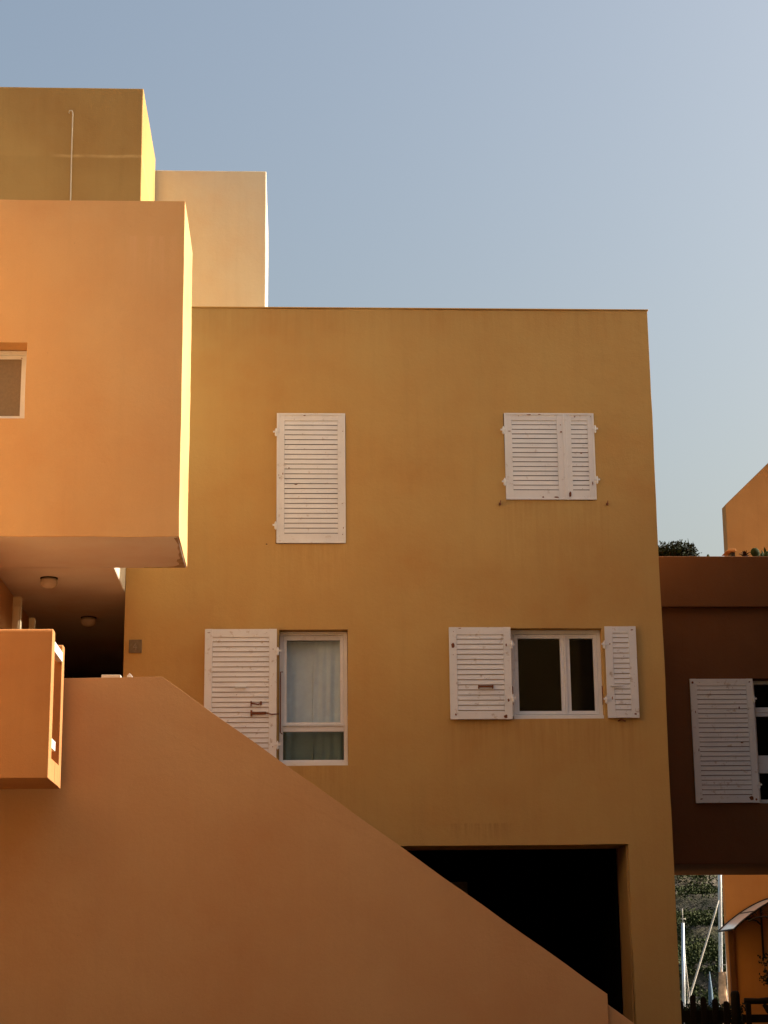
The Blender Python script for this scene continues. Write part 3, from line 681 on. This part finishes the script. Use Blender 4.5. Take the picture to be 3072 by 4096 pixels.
# flowering shrub in front of the far wall
t = thing('potted_rose', (8.3, 32.6, 0), 'dark straggly plant with clumped leaves against the far orange wall', 'shrub')
b = MB(); b.tube([(8.35, 32.6, 0), (8.30, 32.6, 1.3), (8.12, 32.6, 1.75), (8.08, 32.6, 1.98)], [.02, .014, .01, .006], 6); b.tube([(8.3, 32.6, 1.3), (8.4, 32.6, 1.7)], .01, 5); b.build('stem', M['bark'], t)
b = MB()
for c, rad, n in (((8.10, 32.6, 1.96), .085, 60), ((8.12, 32.6, 1.74), .05, 25), ((8.10, 32.6, 1.64), .08, 60), ((8.24, 32.6, 1.66), .10, 90), ((8.28, 32.6, 1.5), .10, 90), ((8.4, 32.6, 1.4), .15, 140), ((8.5, 32.6, 1.62), .14, 120), ((8.4, 32.6, 1.1), .2, 160)):
    for k in range(n): leafquad(b, Vector(c)+rv(rad), rv(), rv(), .05, .035)
b.build('foliage', M['leafdark'], t)
# dark hedge behind the fence
hg = thing('low_hedge', (7.0, 33.0, 0), 'low black green hedge filling the gaps behind the picket fence', 'hedge')
b = MB()
for k in range(9000):
    p = Vector((random.uniform(5.8, 7.75), random.uniform(32.5, 33.3), random.uniform(0, 1.16)+random.uniform(0, .07)))
    leafquad(b, p, rv(), rv(), .07, .045)
b.build('foliage', M['leafdark'], hg)
b = MB()
for k in range(12): b.tube([(5.9+k*.16, 32.9, 0), (5.9+k*.16+random.uniform(-.1, .1), 32.9, 1.0)], [.02, .008], 5)
b.build('stem', M['bark'], hg)

# ================================================================== SETTING
def heightmap(name, x0, x1, y0, y1, nx, ny, fn_, mat):
    vs = [(x0+(x1-x0)*i/nx, y0+(y1-y0)*j/ny, 0) for j in range(ny+1) for i in range(nx+1)]
    vs = [(x, y, fn_(x, y)) for x, y, z in vs]; m = MB(); m.smooth = True
    m.add(vs, [(j*(nx+1)+i, j*(nx+1)+i+1, (j+1)*(nx+1)+i+1, (j+1)*(nx+1)+i) for j in range(ny) for i in range(nx)])
    return tag(m.build(name, mat), kind='structure')
def pavmat():
    m, nt, b = newmat('court_paving'); g = N(nt, 'NewGeometry').outputs['Position']
    br = N(nt, 'TexBrick'); br.inputs['Scale'].default_value = 2.2; br.inputs['Color1'].default_value = (.15, .11, .08, 1); br.inputs['Color2'].default_value = (.12, .09, .06, 1); br.inputs['Mortar'].default_value = (.15, .12, .09, 1)
    nt.links.new(g, br.inputs['Vector']); n = noisen(nt, g, .7, 4, .6)
    nt.links.new(mix(nt, ramp(nt, n, .3, .7, 0, .4), br.outputs[0], (.22, .16, .11)), b.inputs['Base Color']); b.inputs['Roughness'].default_value = .85; return m
gm = pavmat()
m_ = MB(); m_.add([(-60, -60, 0), (60, -60, 0), (60, 44, 0), (-60, 44, 0)], [(0, 1, 2, 3)]); m_.add([(-60, 44, 0), (60, 44, 0), (60, 44, -3), (-60, 44, -3)], [(0, 3, 2, 1)])
tag(m_.build('ground', gm), kind='structure')
m, nt, b = newmat('harbour_water'); b.inputs['Base Color'].default_value = (.02, .05, .06, 1); b.inputs['Roughness'].default_value = .12
g = N(nt, 'NewGeometry').outputs['Position']; bp = N(nt, 'Bump'); bp.inputs['Strength'].default_value = .5; bp.inputs['Distance'].default_value = .1
nt.links.new(noisen(nt, g, 1.6, 4, .6, sc=(1, .4, 1)), bp.inputs['Height']); nt.links.new(bp.outputs[0], b.inputs['Normal'])
m_ = MB(); m_.add([(-2500, 44.01, -1.3), (2500, 44.01, -1.3), (2500, 4000, -1.3), (-2500, 4000, -1.3)], [(0, 1, 2, 3)]); tag(m_.build('water', m), kind='structure')
# rocky terraced hillside across the harbour
def hillz(x, y):
    d = (y-150)/90.; base = max(-3, -2+22*min(1, max(0, d))**.8)
    p = Vector((x*.035, y*.035, 0)); n = noise.fractal(p, .9, 2.1, 5)*3.2
    step = 3.6; zz = base+n*min(1, max(0, d*5)); k = math.floor(zz/step); fr = zz/step-k
    return zz*.5+.5*(k+min(1, max(0, (fr-.3)/.35)))*step
def hillmat():
    m, nt, b = newmat('rocky_scrub'); ge = N(nt, 'NewGeometry'); g = ge.outputs['Position']
    n1 = noisen(nt, g, .12, 5, .6); n2 = noisen(nt, g, 1.1, 5, .65); n3 = noisen(nt, g, 5., 3, .6)
    c = mix(nt, ramp(nt, n2, .35, .68), (.042, .035, .023), (.12, .096, .064))
    c = mix(nt, ramp(nt, n1, .47, .55), c, (.030, .034, .010)); c = mix(nt, ramp(nt, n3, .64, .74, 0, .5), c, (.28, .23, .17))
    c = mix(nt, ramp(nt, noisen(nt, g, .25, 4, .6, off=(40, 0, 0)), .56, .66, 0, .8), c, (.085, .07, .025))
    nt.links.new(c, b.inputs['Base Color']); b.inputs['Roughness'].default_value = .95
    bp = N(nt, 'Bump'); bp.inputs['Strength'].default_value = 1; bp.inputs['Distance'].default_value = .6
    nt.links.new(mathn(nt, 'ADD', n2, mathn(nt, 'MULTIPLY', n3, .4)), bp.inputs['Height']); nt.links.new(bp.outputs[0], b.inputs['Normal']); return m
heightmap('hillside', -120, 220, 140, 262, 260, 150, hillz, hillmat())
m_ = MB()
for k in range(900):
    y = random.uniform(152, 248); x = y*random.uniform(.13, .31)
    if noise.noise(Vector((x*.07, y*.05, 5))) < -.06 and random.random() < .85: continue
    r = random.choice((.5, .7, 1.0, 1.5, 2.2))*random.uniform(.8, 1.2); c = Vector((x, y, hillz(x, y)))
    for q in range(int(150*r)):
        dv = rv(); dv.z = abs(dv.z)
        if dv.length > 1: dv.normalize()
        leafquad(m_, c+Vector((dv.x*r, dv.y*r, dv.z*r*.8-.1)), rv(), rv(), .26, .20)
tag(m_.build('hillside_scrub', M['leaf']), 'green scrub dotted over the rocky hillside across the harbour', 'scrub', kind='stuff')

# ---- unseen neighbours added around the court, sized to shade it and bounce the sun
def neighbour(name, label, x0, x1, y0, y1, h, mat, wins):
    t = thing(name, ((x0+x1)/2, (y0+y1)/2, 0), label, 'building')
    mb = MB(); shell(mb, x0, x1, y0, y1, 0, h, cell=1.); mb.build('wall', M[mat], t, bevel=.012, fix=True)
    for (ax, p, u, z, w, hh) in wins:
        f = MB()
        if ax == 'x': f.box(p-.03, p+.03, u-w/2, u+w/2, z, z+hh)
        else: f.box(u-w/2, u+w/2, p-.03, p+.03, z, z+hh)
        f.build('shutter', M['white'], t, bevel=.01)
neighbour('left_bounce_wing', 'unseen orange wing added left of the court to bounce sunlight', -9.5, -4.75, 12.0, 20.9, 11.0, 'orange',
          [('x', -4.75, y, z, 1.0, 1.3) for y in (14, 17) for z in (4.6, 7.6)])
neighbour('right_shade_house', 'unseen brown house added on the right to shade the court', 6.98, 14.0, 18.6, 25.88, 8.8, 'red',
          [('x', 6.98, y, z, 1.0, 1.3) for y in (20, 23) for z in (2.0, 5.6)])
neighbour('tall_shade_house', 'unseen tall brown house added nearer the viewer to darken the court', 7.2, 14.0, 2.0, 18.55, 13.5, 'terracotta',
          [('x', 7.2, y, z, 1.0, 1.3) for y in (8, 13) for z in (2.0, 5.6, 9.4)])
neighbour('opposite_shade_house', 'unseen ochre house added behind the viewer to shade the court', -14, 14, -16, -7, 13.5, 'ochre',
          [('y', -7, x, z, 1.0, 1.3) for x in (-8, -3, 3, 8) for z in (2.0, 6.0)])

# ================================================================== CAMERA (pose solved from the facade's vanishing points)
cam = bpy.data.cameras.new('camera'); co = bpy.data.objects.new('camera', cam); COL.objects.link(co); scn.camera = co
rows = Matrix(((.9988906, -.00145029, -.04706884), (-.0459543, -.24832299, -.96758664), (-.01028499, .96867621, -.24811414)))
co.matrix_world = Matrix.Translation((0, 0, 1.6)) @ rows.to_4x4()
cam.sensor_fit = 'VERTICAL'; cam.sensor_height = 24; cam.lens = 24*3990/2212; cam.clip_start = .1; cam.clip_end = 6000

# ================================================================== LIGHT
ELEV, AZ = 29., 84.         # azimuth measured from +Y towards +X: sun to the right, a little behind the facades
SKY, SUNS, EXPO = .096, 4.4, 1.0
w = bpy.data.worlds.new('World'); scn.world = w; w.use_nodes = True; nt = w.node_tree; nt.nodes.clear()
sky = nt.nodes.new('ShaderNodeTexSky'); sky.sky_type = 'NISHITA'; sky.sun_disc = False
sky.sun_elevation = R(ELEV); sky.sun_rotation = R(AZ); sky.air_density = 1.4; sky.dust_density = 7.5; sky.ozone_density = .3
bg = nt.nodes.new('ShaderNodeBackground'); bg.inputs[1].default_value = SKY
wo = nt.nodes.new('ShaderNodeOutputWorld'); nt.links.new(sky.outputs[0], bg.inputs[0]); nt.links.new(bg.outputs[0], wo.inputs[0])
sun = bpy.data.lights.new('sun', 'SUN'); sun.energy = SUNS; sun.angle = R(.5); sun.color = (1, .91, .80)
so_ = bpy.data.objects.new('sun', sun); COL.objects.link(so_); so_.location = (20, 0, 30)
d = Vector((math.sin(R(AZ))*math.cos(R(ELEV)), math.cos(R(AZ))*math.cos(R(ELEV)), math.sin(R(ELEV))))
so_.rotation_euler = d.to_track_quat('Z', 'Y').to_euler()
vs_ = scn.view_settings; vs_.view_transform = 'Standard'; vs_.look = 'None'; vs_.exposure = EXPO; vs_.gamma = 1
scn.render.resolution_x, scn.render.resolution_y = 768, 1024
